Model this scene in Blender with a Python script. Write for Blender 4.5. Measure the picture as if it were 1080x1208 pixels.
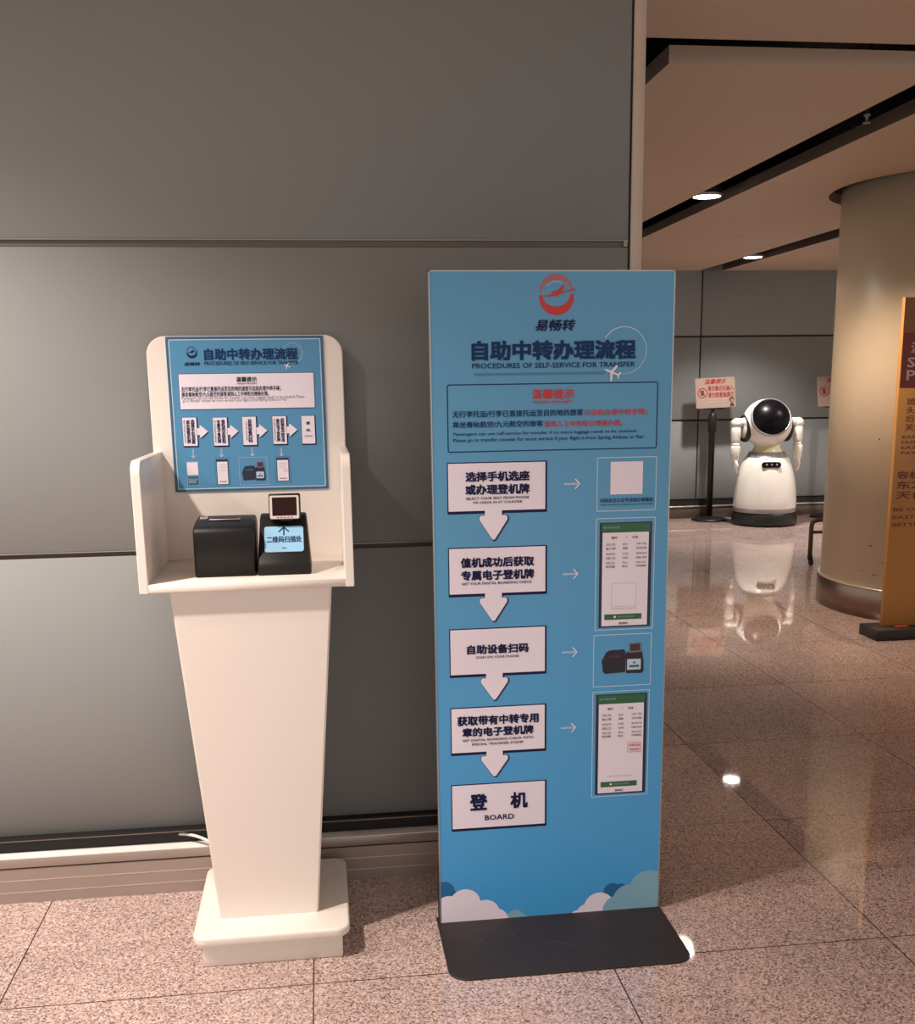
import bpy, bmesh, math, random
from mathutils import Vector, Matrix
from mathutils.geometry import tessellate_polygon

for o in list(bpy.data.objects):
    bpy.data.objects.remove(o)
SC = bpy.context.scene
COL = SC.collection
random.seed(7)

# ------------------------------------------------------------------ camera
F_PX, CX, CY, EYE = 1262.76, 540.0, 722.0, 1.35
CAM_R = Vector((0.99169838, -0.12783166, -0.01390679))
CAM_U = Vector((0.04003241, 0.20415582, 0.97811953))
CAM_F = Vector((0.12219549, 0.97055627, -0.20757841))
cam = bpy.data.cameras.new('camera')
cam.sensor_fit = 'HORIZONTAL'
cam.sensor_width = 36.0
cam.lens = F_PX / 1080 * 36
cam.shift_y = (CY - 604) / 1080
cam.clip_end = 60
cam_o = bpy.data.objects.new('camera', cam)
rm = Matrix((CAM_R, CAM_U, -CAM_F)).transposed()
cam_o.matrix_world = Matrix.Translation((0, 0, EYE)) @ rm.to_4x4()
COL.objects.link(cam_o)
SC.camera = cam_o

# ------------------------------------------------------------------ world, exposure, lights
SC.view_settings.view_transform = 'Standard'
SC.view_settings.look = 'None'
SC.view_settings.gamma = 1
SC.view_settings.use_curve_mapping = False
SC.view_settings.exposure = 0.9
w = bpy.data.worlds.new('hall_ambient')
SC.world = w
w.use_nodes = True
w.node_tree.nodes['Background'].inputs[0].default_value = (1.0, 0.93, 0.87, 1)
w.node_tree.nodes['Background'].inputs[1].default_value = 0.47


def spot(name, loc, target, power, angle=120, blend=0.6, radius=0.06, color=(1, 0.87, 0.78)):
    l = bpy.data.lights.new(name, 'SPOT')
    l.energy = power
    l.spot_size = math.radians(angle)
    l.spot_blend = blend
    l.shadow_soft_size = radius
    l.color = color
    o = bpy.data.objects.new(name, l)
    o.location = loc
    d = Vector(target) - Vector(loc)
    o.rotation_euler = d.to_track_quat('-Z', 'Y').to_euler()
    COL.objects.link(o)
    return o


# near ceiling, out of the frame: main downlight first, then unseen added lamps
spot('spot_lamp', (-1.15, 1.77, 2.56), (-1.08, 1.85, 0), 155, 119, 1.0, 0.05)
spot('spot_lamp', (-2.35, 1.95, 2.56), (-2.1, 2.15, 0), 85, 156, 1.0, 0.05)  # unseen lamp added to brighten the left end of the wall
spot('spot_lamp', (1.1, 1.3, 2.39), (1.1, 1.7, 0), 7, 130, 0.8, 0.05)  # unseen lamp added to light the blue board and the front right floor
# far ceiling: lit downlights of the slots first, then unseen added lamps
spot('spot_lamp', (2.285, 6.32, 2.36), (2.30, 6.3, 0), 26, 130, 0.8, 0.07, (1, 0.80, 0.62))
spot('spot_lamp', (3.79, 9.31, 2.36), (4.0, 9.5, 0), 130, 108, 0.9, 0.07, (1, 0.93, 0.86))
spot('spot_lamp', (5.45, 8.6, 2.36), (5.1, 8.9, 0), 80, 104, 0.9, 0.07)  # unseen lamp added behind the column to light the far floor
spot('spot_lamp', (2.335, 5.35, 2.36), (2.95, 5.6, 0), 62, 88, 0.9, 0.07, (1, 0.79, 0.60))  # added lamp without a fixture, lights the column and the floor beside it

# ------------------------------------------------------------------ helpers


def lin(c):
    return tuple(((v / 255) / 12.92 if v / 255 <= 0.04045 else ((v / 255 + 0.055) / 1.055) ** 2.4) for v in c)


MATS = {}


def mat(name, rgb, rough=0.5, metal=0.0, var=0.04, scale=6.0, spec=0.5, coat=0.0, emit=0.0, bump=0.0):
    """procedural principled material: base colour with slight noise variation"""
    if name in MATS:
        return MATS[name]
    m = bpy.data.materials.new(name)
    m.use_nodes = True
    nt = m.node_tree
    b = nt.nodes['Principled BSDF']
    c = lin(rgb)
    tc = nt.nodes.new('ShaderNodeTexCoord')
    n = nt.nodes.new('ShaderNodeTexNoise')
    n.inputs['Scale'].default_value = scale
    n.inputs['Detail'].default_value = 4
    nt.links.new(tc.outputs['Object'], n.inputs['Vector'])
    r = nt.nodes.new('ShaderNodeValToRGB')
    r.color_ramp.elements[0].position = 0.3
    r.color_ramp.elements[1].position = 0.7
    r.color_ramp.elements[0].color = (*[max(0, v * (1 - var)) for v in c], 1)
    r.color_ramp.elements[1].color = (*[min(1, v * (1 + var)) for v in c], 1)
    nt.links.new(n.outputs['Fac'], r.inputs['Fac'])
    nt.links.new(r.outputs['Color'], b.inputs['Base Color'])
    b.inputs['Roughness'].default_value = rough
    b.inputs['Metallic'].default_value = metal
    b.inputs['Specular IOR Level'].default_value = spec
    b.inputs['Coat Weight'].default_value = coat
    if emit:
        b.inputs['Emission Color'].default_value = (*c, 1)
        b.inputs['Emission Strength'].default_value = emit
    if bump:
        bp = nt.nodes.new('ShaderNodeBump')
        bp.inputs['Strength'].default_value = bump
        bp.inputs['Distance'].default_value = 0.01
        n2 = nt.nodes.new('ShaderNodeTexNoise')
        n2.inputs['Scale'].default_value = scale * 20
        nt.links.new(tc.outputs['Object'], n2.inputs['Vector'])
        nt.links.new(n2.outputs['Fac'], bp.inputs['Height'])
        nt.links.new(bp.outputs['Normal'], b.inputs['Normal'])
    MATS[name] = m
    return m


class MB:
    """collects geometry for ONE mesh object"""

    def __init__(self):
        self.bm = bmesh.new()
        self.mats = []

    def mi(self, m):
        if m not in self.mats:
            self.mats.append(m)
        return self.mats.index(m)

    def face(self, pts, m, smooth=False):
        vs = [self.bm.verts.new(p) for p in pts]
        f = self.bm.faces.new(vs)
        f.material_index = self.mi(m)
        f.smooth = smooth
        return f

    def box(self, a, b, m, bevel=0.0, seg=2, mtx=None):
        t = bmesh.new()
        bmesh.ops.create_cube(t, size=1)
        for v in t.verts:
            v.co = Vector([a[i] + (v.co[i] + 0.5) * (b[i] - a[i]) for i in range(3)])
        if bevel:
            bmesh.ops.bevel(t, geom=list(t.edges), offset=bevel, segments=seg, affect='EDGES', profile=0.5)
        self.merge(t, m, mtx=mtx, smooth=bool(bevel))
        return self

    def merge(self, t, m, mtx=None, smooth=False):
        i = self.mi(m)
        t.verts.ensure_lookup_table()
        mp = {}
        for v in t.verts:
            mp[v] = self.bm.verts.new(mtx @ v.co if mtx else v.co)
        for f in t.faces:
            try:
                g = self.bm.faces.new([mp[v] for v in f.verts])
            except ValueError:
                continue
            g.material_index = i
            g.smooth = smooth
        t.free()

    def prism(self, pts, axis, lo, hi, m, bevel=0.0, mtx=None, seg=2, smooth=False):
        """polygon pts (2-D) extruded along axis 'x','y','z' from lo to hi"""
        def P(u, v, h):
            return {'z': (u, v, h), 'y': (u, h, v), 'x': (h, u, v)}[axis]
        t = bmesh.new()
        A = [t.verts.new(P(u, v, lo)) for u, v in pts]
        B = [t.verts.new(P(u, v, hi)) for u, v in pts]
        n = len(pts)
        t.faces.new(A)
        t.faces.new(B[::-1])
        for i in range(n):
            t.faces.new([A[i], B[i], B[(i + 1) % n], A[(i + 1) % n]])
        bmesh.ops.recalc_face_normals(t, faces=list(t.faces))
        if bevel:
            es = [e for e in t.edges if (e.verts[0] in A) == (e.verts[1] in A)]
            bmesh.ops.bevel(t, geom=es, offset=bevel, segments=seg, affect='EDGES', profile=0.5)
        self.merge(t, m, mtx=mtx, smooth=smooth)
        return self

    def lathe(self, prof, m, seg=48, centre=(0, 0, 0), mtx=None, smooth=True, close=True):
        t = bmesh.new()
        rings = []
        for r, z in prof:
            if r < 1e-6:
                rings.append([t.verts.new((0, 0, z))])
            else:
                rings.append([t.verts.new((r * math.cos(2 * math.pi * k / seg), r * math.sin(2 * math.pi * k / seg), z)) for k in range(seg)])
        for a, b in zip(rings, rings[1:]):
            for k in range(seg):
                k2 = (k + 1) % seg
                if len(a) == 1 and len(b) == 1:
                    continue
                if len(a) == 1:
                    t.faces.new([a[0], b[k2], b[k]])
                elif len(b) == 1:
                    t.faces.new([a[k], a[k2], b[0]])
                else:
                    t.faces.new([a[k], a[k2], b[k2], b[k]])
        if close:
            if len(rings[0]) > 1:
                t.faces.new(rings[0][::-1])
            if len(rings[-1]) > 1:
                t.faces.new(rings[-1])
        bmesh.ops.recalc_face_normals(t, faces=list(t.faces))
        M = Matrix.Translation(centre)
        if mtx:
            M = M @ mtx
        self.merge(t, m, mtx=M, smooth=smooth)
        return self

    def tube(self, pts, r, m, seg=12, cap=True):
        """swept tube through points; r number or list of radii"""
        pts = [Vector(p) for p in pts]
        n = len(pts)
        rs = r if isinstance(r, (list, tuple)) else [r] * n
        t = bmesh.new()
        rings = []
        prev = None
        for i, p in enumerate(pts):
            d = (pts[min(i + 1, n - 1)] - pts[max(i - 1, 0)]).normalized()
            if prev is None:
                up = Vector((0, 0, 1)) if abs(d.z) < 0.9 else Vector((1, 0, 0))
                a = d.cross(up).normalized()
            else:
                a = (prev - d * prev.dot(d)).normalized()
            prev = a
            b = d.cross(a)
            rings.append([t.verts.new(p + (a * math.cos(2 * math.pi * k / seg) + b * math.sin(2 * math.pi * k / seg)) * rs[i]) for k in range(seg)])
        for A, B in zip(rings, rings[1:]):
            for k in range(seg):
                t.faces.new([A[k], A[(k + 1) % seg], B[(k + 1) % seg], B[k]])
        if cap:
            t.faces.new(rings[0][::-1])
            t.faces.new(rings[-1])
        bmesh.ops.recalc_face_normals(t, faces=list(t.faces))
        self.merge(t, m, smooth=True)
        return self

    def sphere(self, c, r, m, scale=(1, 1, 1), mtx=None, u=32, v=20):
        t = bmesh.new()
        bmesh.ops.create_uvsphere(t, u_segments=u, v_segments=v, radius=r)
        S = Matrix.Diagonal((*scale, 1))
        M = Matrix.Translation(c) @ (mtx or Matrix.Identity(4)) @ S
        self.merge(t, m, mtx=M, smooth=True)
        return self

    def build(self, name, parent=None, origin=None, sharp=35):
        me = bpy.data.meshes.new(name)
        bm = self.bm
        if origin is not None:
            bmesh.ops.translate(bm, vec=-Vector(origin), verts=list(bm.verts))
        for e in bm.edges:
            if len(e.link_faces) == 2 and e.calc_face_angle(0) > math.radians(sharp):
                e.smooth = False
        bm.to_mesh(me)
        bm.free()
        for m in self.mats:
            me.materials.append(m)
        o = bpy.data.objects.new(name, me)
        COL.objects.link(o)
        if origin is not None:
            o.location = origin
        if parent:
            adopt(o, parent)
        return o


def adopt(o, parent):
    """parent keeping world position (parents here are only ever translated)"""
    q = parent
    off = Vector((0, 0, 0))
    while q:
        off += q.location
        q = q.parent
    o.location = o.location - off
    o.parent = parent


def thing(name, label, cat, loc=(0, 0, 0), group=None):
    o = bpy.data.objects.new(name, None)
    o.empty_display_size = 0.1
    o.location = loc
    COL.objects.link(o)
    return tag(o, label, cat, group)


def tag(o, label, cat, group=None):
    o['label'] = label
    o['category'] = cat
    if group:
        o['group'] = group
    return o


def struct(o, label=None, cat=None):
    o['kind'] = 'structure'
    if label:
        o['label'] = label
        o['category'] = cat
    return o


def rrect(x0, x1, y0, y1, r, n=6, corners=(1, 1, 1, 1)):
    """rounded rectangle outline, counter-clockwise from the lower left; corners = ll, lr, ur, ul"""
    out = []
    for (cx, cy, a0, c, px, py) in ((x0 + r, y0 + r, 180, corners[0], x0, y0), (x1 - r, y0 + r, 270, corners[1], x1, y0),
                                    (x1 - r, y1 - r, 0, corners[2], x1, y1), (x0 + r, y1 - r, 90, corners[3], x0, y1)):
        if c:
            for k in range(n + 1):
                a = math.radians(a0 + 90 * k / n)
                out.append((cx + r * math.cos(a), cy + r * math.sin(a)))
        else:
            out.append((px, py))
    return out


def on_plane(px, py, Y):
    """point of the upright plane y = Y seen at a photograph position -> (x, z) in metres"""
    d = CAM_R * ((px - CX) / F_PX) - CAM_U * ((py - CY) / F_PX) + CAM_F
    t = Y / d.y
    return (d.x * t, EYE + d.z * t)


class Print:
    """flat print on an upright board whose face is y = Y: layers a fraction of a millimetre apart"""
    STEP = 0.0004

    def __init__(self, Y):
        self.Y = Y
        self.mb = MB()

    def y(self, k):
        return self.Y - self.STEP * k

    def poly(self, pts, m, k):
        # pts (x, z); face towards -y
        a = sum(pts[i][0] * pts[(i + 1) % len(pts)][1] - pts[(i + 1) % len(pts)][0] * pts[i][1] for i in range(len(pts)))
        if a < 0:
            pts = pts[::-1]
        v3 = [Vector((x, z, 0)) for x, z in pts]
        vs = [self.mb.bm.verts.new((x, self.y(k), z)) for x, z in pts]
        i = self.mb.mi(m)
        for tri in tessellate_polygon([v3]):
            t = [vs[j] for j in tri]
            A, B, C = [v3[j] for j in tri]
            if (B - A).cross(C - A).z < 0:
                t = t[::-1]
            try:
                f = self.mb.bm.faces.new(t)
                f.material_index = i
            except ValueError:
                pass
        return self

    def rect(self, x0, x1, z0, z1, m, k, r=0):
        self.poly(rrect(x0, x1, z0, z1, r, 4) if r else [(x0, z0), (x1, z0), (x1, z1), (x0, z1)], m, k)
        return self

    def frame(self, x0, x1, z0, z1, t, m, k, r=0.0):
        O = rrect(x0, x1, z0, z1, max(r, t * 1.01), 4)
        I = rrect(x0 + t, x1 - t, z0 + t, z1 - t, max(r - t, t * 0.02), 4)
        n = len(O)
        for i in range(n):
            j = (i + 1) % n
            self.poly([O[i], O[j], I[j], I[i]], m, k)
        return self

    def arc(self, cx, cz, r, a0, a1, t0, t1, m, k, n=28, tm=None, rx=1.0):
        """arc band from a0 to a1 degrees, width t0..t1 (tm in the middle)"""
        for i in range(n):
            q = []
            for s in (i / n, (i + 1) / n):
                a = math.radians(a0 + (a1 - a0) * s)
                t = t0 + (t1 - t0) * s if tm is None else (t0 + (tm - t0) * math.sin(math.pi * s) if s <= .5 else t1 + (tm - t1) * math.sin(math.pi * s))
                q.append(((cx + rx * (r + t / 2) * math.cos(a), cz + (r + t / 2) * math.sin(a)), (cx + rx * (r - t / 2) * math.cos(a), cz + (r - t / 2) * math.sin(a))))
            self.poly([q[0][0], q[1][0], q[1][1], q[0][1]], m, k)
        return self

    def disc(self, cx, cz, r, m, k, clip=None, n=40):
        pts = [(cx + r * math.cos(2 * math.pi * i / n), cz + r * math.sin(2 * math.pi * i / n)) for i in range(n)]
        if clip:
            x0, x1, z0, z1 = clip
            for ax, lim, sg in ((0, x0, 1), (0, x1, -1), (1, z0, 1), (1, z1, -1)):
                out = []
                for i in range(len(pts)):
                    p, q = pts[i], pts[(i + 1) % len(pts)]
                    ip, iq = sg * (p[ax] - lim) >= 0, sg * (q[ax] - lim) >= 0
                    if ip:
                        out.append(p)
                    if ip != iq:
                        s = (lim - p[ax]) / (q[ax] - p[ax])
                        out.append((p[0] + s * (q[0] - p[0]), p[1] + s * (q[1] - p[1])))
                pts = out
                if len(pts) < 3:
                    return self
        self.poly(pts, m, k)
        return self

    def line(self, pts, t, m, k):
        for i, (a, b) in enumerate(zip(pts, pts[1:])):
            a, b = Vector(a), Vector(b)
            d = (b - a).normalized() * t / 2
            n = Vector((-d.y, d.x))
            self.poly([tuple(a - d + n), tuple(b + d + n), tuple(b + d - n), tuple(a - d - n)], m, k + .2 * i)
        return self

    def text(self, body, x0, x1, z0, z1, m, k, bold=0.0, shear=0.0, rot=False, line=1.0):
        """lettering fitted to the given box"""
        me = glyphs(body, 0, shear, line)
        if not me:
            return self
        verts, faces, (bx0, bx1, by0, by1) = me
        i = self.mb.mi(m)
        d = bold * 0.9
        for c, (du, dv) in enumerate(((0, 0), (d, d), (-d, -d), (d, -d), (-d, d)) if bold else ((0, 0),)):
            vs = []
            for (u, v) in verts:
                s, t = (u + du - bx0 + d) / (bx1 - bx0 + 2 * d), (v + dv - by0 + d) / (by1 - by0 + 2 * d)
                if rot:      # reads downwards
                    s, t = t, 1 - s
                vs.append(self.mb.bm.verts.new((x0 + s * (x1 - x0), self.y(k + c * 0.18), z0 + t * (z1 - z0))))
            for f in faces:
                try:
                    g = self.mb.bm.faces.new([vs[j] for j in f])
                    g.material_index = i
                except ValueError:
                    pass
        return self

    def build(self, name, parent, origin=None):
        return self.mb.build(name, parent, origin)


GL = {}


def glyphs(body, bold, shear, line):
    key = (body, bold, shear, line)
    if key in GL:
        return GL[key]
    c = bpy.data.curves.new('lettering', 'FONT')
    c.body = body
    c.offset = bold
    c.shear = shear
    c.space_line = line
    c.resolution_u = 2
    o = bpy.data.objects.new('lettering', c)
    COL.objects.link(o)
    bpy.context.view_layer.update()
    me = bpy.data.meshes.new_from_object(o.evaluated_get(bpy.context.evaluated_depsgraph_get()))
    V = [(v.co.x, v.co.y) for v in me.vertices]
    Fs = [tuple(p.vertices) for p in me.polygons]
    bpy.data.objects.remove(o)
    bpy.data.curves.remove(c)
    bpy.data.meshes.remove(me)
    if not V:
        return None
    bb = (min(v[0] for v in V), max(v[0] for v in V), min(v[1] for v in V), max(v[1] for v in V))
    GL[key] = (V, Fs, bb)
    return GL[key]


# ------------------------------------------------------------------ materials
def granite_material():
    m = bpy.data.materials.new('polished_granite')
    m.use_nodes = True
    nt = m.node_tree
    N, L = nt.nodes, nt.links
    b = N['Principled BSDF']
    tc = N.new('ShaderNodeTexCoord')
    # grains
    vo = N.new('ShaderNodeTexVoronoi')
    vo.inputs['Scale'].default_value = 260
    L.new(tc.outputs['Object'], vo.inputs['Vector'])
    sep = N.new('ShaderNodeSeparateColor')
    L.new(vo.outputs['Color'], sep.inputs['Color'])
    ramp = N.new('ShaderNodeValToRGB')
    cr = ramp.color_ramp
    cr.interpolation = 'CONSTANT'
    cols = [(0.0, (112, 94, 90)), (0.09, (152, 130, 123)), (0.30, (190, 165, 157)), (0.56, (206, 181, 173)), (0.8, (224, 202, 194)), (0.94, (170, 145, 138))]
    cr.elements[0].position = cols[0][0]
    cr.elements[0].color = (*lin(cols[0][1]), 1)
    cr.elements[1].position = cols[1][0]
    cr.elements[1].color = (*lin(cols[1][1]), 1)
    for p, c in cols[2:]:
        e = cr.elements.new(p)
        e.color = (*lin(c), 1)
    L.new(sep.outputs['Red'], ramp.inputs['Fac'])
    # slow tint change from slab to slab
    no = N.new('ShaderNodeTexNoise')
    no.inputs['Scale'].default_value = 2.5
    no.inputs['Detail'].default_value = 5
    L.new(tc.outputs['Object'], no.inputs['Vector'])
    hs = N.new('ShaderNodeMapRange')
    hs.inputs['From Min'].default_value = 0.3
    hs.inputs['From Max'].default_value = 0.7
    hs.inputs['To Min'].default_value = 0.86
    hs.inputs['To Max'].default_value = 1.08
    L.new(no.outputs['Fac'], hs.inputs['Value'])
    mul = N.new('ShaderNodeMix')
    mul.data_type = 'RGBA'
    mul.blend_type = 'MULTIPLY'
    mul.inputs['Factor'].default_value = 1
    L.new(ramp.outputs['Color'], mul.inputs['A'])
    L.new(hs.outputs['Result'], mul.inputs['B'])
    # slab joints
    sx = N.new('ShaderNodeSeparateXYZ')
    L.new(tc.outputs['Object'], sx.inputs['Vector'])

    def joint(out, start, pitch):
        a = N.new('ShaderNodeMath'); a.operation = 'SUBTRACT'; a.inputs[1].default_value = start - pitch / 2
        L.new(out, a.inputs[0])
        d = N.new('ShaderNodeMath'); d.operation = 'FLOORED_MODULO'; d.inputs[1].default_value = pitch
        L.new(a.outputs[0], d.inputs[0])
        e = N.new('ShaderNodeMath'); e.operation = 'SUBTRACT'; e.inputs[1].default_value = pitch / 2
        L.new(d.outputs[0], e.inputs[0])
        f = N.new('ShaderNodeMath'); f.operation = 'ABSOLUTE'
        L.new(e.outputs[0], f.inputs[0])
        g = N.new('ShaderNodeMath'); g.operation = 'LESS_THAN'; g.inputs[1].default_value = 0.0018
        L.new(f.outputs[0], g.inputs[0])
        return g.outputs[0]
    jx = joint(sx.outputs['X'], -0.062, 0.7023)
    jy = joint(sx.outputs['Y'], 2.268, 0.735)
    mx = N.new('ShaderNodeMath'); mx.operation = 'MAXIMUM'
    L.new(jx, mx.inputs[0]); L.new(jy, mx.inputs[1])
    jm = N.new('ShaderNodeMix')
    jm.data_type = 'RGBA'
    L.new(mx.outputs[0], jm.inputs['Factor'])
    L.new(mul.outputs['Result'], jm.inputs['A'])
    jm.inputs['B'].default_value = (*lin((72, 52, 42)), 1)
    L.new(jm.outputs['Result'], b.inputs['Base Color'])
    b.inputs['Roughness'].default_value = 0.07
    b.inputs['Specular IOR Level'].default_value = 0.75
    rr = N.new('ShaderNodeMapRange')
    rr.inputs['To Min'].default_value = 0.025
    rr.inputs['To Max'].default_value = 0.045
    L.new(no.outputs['Fac'], rr.inputs['Value'])
    L.new(rr.outputs['Result'], b.inputs['Roughness'])
    return m


GRANITE = granite_material()
WALL = mat('grey_coated_panel', (139, 142, 142), 0.6, 0.0, 0.03, 1.2, spec=0.3)
SEAM = mat('dark_seam', (48, 44, 41), 0.6)
LIP = mat('bright_seam_lip', (150, 142, 134), 0.35, 0.3)
STEEL = mat('brushed_steel', (172, 160, 152), 0.42, 0.55, 0.06, 3)
STEEL_LINE = mat('steel_groove_edge', (225, 214, 205), 0.3, 0.8)
BLACKGAP = mat('black_recess', (22, 19, 20), 0.6)
TRIM = mat('cream_trim', (205, 190, 176), 0.45)
CEIL = mat('beige_ceiling_panel', (214, 188, 164), 0.5, 0.0, 0.04, 0.8)
CEDGE = mat('shaded_panel_edge', (96, 78, 66), 0.7)  # darker panel colour: shade in the slots painted onto the side faces
PLENUM = mat('dark_plenum', (28, 22, 20), 0.8)
COLUMN = mat('beige_column_panel', (196, 178, 152), 0.38, 0.0, 0.05, 0.9)
WHITE = mat('cream_white_lacquer', (236, 228, 220), 0.32, 0.0, 0.01, 3, coat=0.2)
BLACKP = mat('black_plastic', (20, 19, 20), 0.48, 0.0, 0.1, 20, spec=0.35)
SATIN = mat('black_satin_metal', (22, 20, 20), 0.45, 0.0, 0.1, 14)
BLACKM = mat('black_powder_coat', (43, 36, 36), 0.6, 0.0, 0.12, 14, bump=0.05)
BLACKGLOSS = mat('black_gloss_screen', (14, 10, 16), 0.3, 0.0, spec=0.15)
DARKSCREEN = mat('dark_red_scan_window', (38, 16, 20), 0.12)
GREYW = mat('pale_grey_plastic', (205, 198, 192), 0.4)
SILVER = mat('silver_edge', (172, 176, 178), 0.3, 0.7)
RWHITE = mat('white_robot_shell', (240, 236, 228), 0.25, 0.0, 0.01, 3, coat=0.4)
RARM = mat('ivory_robot_arm', (234, 231, 222), 0.35)
RGLOW = mat('painted_neck_glow', (238, 232, 192), 0.3)  # glow of the neck put into a pale yellow colour
LENS = mat('lamp_lens', (255, 246, 238), 0.4, emit=14)

# print inks
NAVY = mat('navy_ink', (16, 24, 70), 0.5, spec=0.25)
DEEP = mat('deep_blue_ink', (8, 50, 98), 0.5, spec=0.25)
RED = mat('red_ink', (196, 52, 52), 0.45)
ORANGE_RED = mat('faded_red_ink', (172, 104, 112), 0.45)
PALE = mat('pale_lilac_ink', (150, 165, 200), 0.45)
PWHITE = mat('print_white', (238, 230, 244), 0.45, var=0.01)
LIGHTLINE = mat('pale_blue_line', (190, 214, 232), 0.45)
CLOUDB = mat('pale_blue_cloud', (134, 180, 202), 0.45)
DARKCLOUD = mat('dark_blue_cloud', (34, 106, 160), 0.45)
PHONEGREEN = mat('green_app_bar', (44, 104, 62), 0.45)
PHONEDARK = mat('dark_phone_body', (34, 40, 66), 0.45)
INKGREY = mat('grey_ink', (128, 118, 126), 0.45)
INKLIGHT = mat('light_grey_ink', (176, 164, 170), 0.45)
PINK = mat('pink_stamp_ink', (214, 112, 130), 0.45)
LABELBLUE = mat('label_blue', (146, 198, 232), 0.4)
DUSTYBLUE = mat('dusty_blue_ink', (52, 100, 134), 0.45)  # muted blue print colour for borders and small details
DEVINK = mat('black_violet_ink', (36, 32, 46), 0.45)
DEVINK2 = mat('plum_ink', (72, 44, 62), 0.45)


def blue_blend(name, top, bottom, z0, z1):
    """blue board print: soft hue blend between two blues up the board"""
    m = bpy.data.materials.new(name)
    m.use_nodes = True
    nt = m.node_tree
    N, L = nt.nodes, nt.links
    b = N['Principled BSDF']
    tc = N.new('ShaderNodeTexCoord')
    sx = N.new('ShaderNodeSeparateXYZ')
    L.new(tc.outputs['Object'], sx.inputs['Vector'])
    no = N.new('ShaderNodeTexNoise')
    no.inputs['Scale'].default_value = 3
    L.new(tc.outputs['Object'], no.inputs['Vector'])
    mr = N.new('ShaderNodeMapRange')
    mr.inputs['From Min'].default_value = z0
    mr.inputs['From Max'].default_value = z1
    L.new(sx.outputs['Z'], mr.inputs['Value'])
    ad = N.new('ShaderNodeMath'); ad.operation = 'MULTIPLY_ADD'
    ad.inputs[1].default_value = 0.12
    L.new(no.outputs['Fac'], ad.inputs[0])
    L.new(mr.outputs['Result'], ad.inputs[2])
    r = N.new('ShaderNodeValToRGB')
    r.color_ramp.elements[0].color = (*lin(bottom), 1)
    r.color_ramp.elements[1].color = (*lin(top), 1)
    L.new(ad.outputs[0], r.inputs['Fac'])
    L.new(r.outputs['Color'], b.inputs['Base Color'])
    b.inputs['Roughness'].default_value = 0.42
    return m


SKYBLUE = blue_blend('sky_blue_print', (90, 160, 204), (70, 164, 230), 0.1, 1.1)
POSTERBLUE = mat('poster_blue_print', (80, 146, 190), 0.4, 0.0, 0.03, 5)

# ------------------------------------------------------------------ floor
mb = MB()
mb.box((-4, -2, -0.1), (11, 12.5, 0), GRANITE)
struct(mb.build('floor'), 'polished speckled granite floor in square slabs', 'floor')

# ------------------------------------------------------------------ near wall with seams
WY, WXR = 2.83, 0.8155
mb = MB()
for z0, z1 in ((0.176, 0.928), (0.943, 1.692), (1.711, 2.62)):
    mb.box((-3.2, WY, z0), (WXR, WY + 0.03, z1), WALL, 0.0015, 1)
mb.box((WXR + 0.0005, WY + 0.004, 0.17), (0.8218, WY + 0.024, 2.62), BLACKGAP)
mb.box((-3.2, WY + 0.006, 1.6885), (WXR, WY + 0.024, 1.6935), SEAM)
mb.box((-3.2, WY + 0.022, 0.0), (WXR + 0.003, WY + 0.24, 2.62), SEAM)
mb.box((-3.2, WY + 0.008, 1.692), (WXR, WY + 0.024, 1.711), mat('taupe_seam', (104, 97, 90), .5))
mb.box((-3.2, WY + 0.012, 0.928), (WXR, WY + 0.024, 0.943), mat('brown_seam', (78, 72, 68), .5))
for z in (0.9415, 1.7095):
    mb.box((-3.2, WY - 0.0015, z - 0.0012), (WXR, WY + 0.02, z + 0.0015), LIP)
mb.box((WXR - 0.012, WY - 0.002, 1.694), (WXR - 0.002, WY + 0.02, 1.709), LIP)
struct(mb.build('wall_left'), 'grey panelled wall behind the blue board', 'wall')
mb = MB()
mb.box((0.822, WY - 0.004, 0.0), (0.852, WY + 0.25, 2.62), TRIM, 0.002, 1)
struct(mb.build('trim_1'), 'cream edge strip at the end of the grey wall', 'trim')
mb = MB()
bx1 = 0.852
mb.box((-3.2, 2.805, 0.172), (WXR, WY + 0.01, 0.1765), BLACKGAP)
mb.box((-3.2, 2.822, 0.162), (bx1, WY + 0.01, 0.1665), LIP)
mb.box((-3.2, 2.826, 0.128), (bx1, WY + 0.02, 0.162), BLACKGAP)
mb.box((-3.2, 2.786, 0.102), (bx1, WY + 0.02, 0.130), STEEL, 0.003, 2)
mb.box((-3.2, 2.795, 0.098), (bx1, WY + 0.02, 0.102), BLACKGAP)
mb.box((-3.2, 2.7865, 0.1285), (bx1, WY + 0.01, 0.1312), mat('pale_ledge', (244, 241, 238), 0.4))
mb.box((-3.2, 2.790, 0.0), (bx1, WY + 0.02, 0.098), STEEL)
for z in (0.031, 0.065):
    mb.box((-3.2, 2.789, z - 0.0012), (bx1, WY, z + 0.0012), STEEL_LINE)
struct(mb.build('baseboard_left'), 'steel skirting with a bright ledge under the near wall', 'baseboard')

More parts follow.
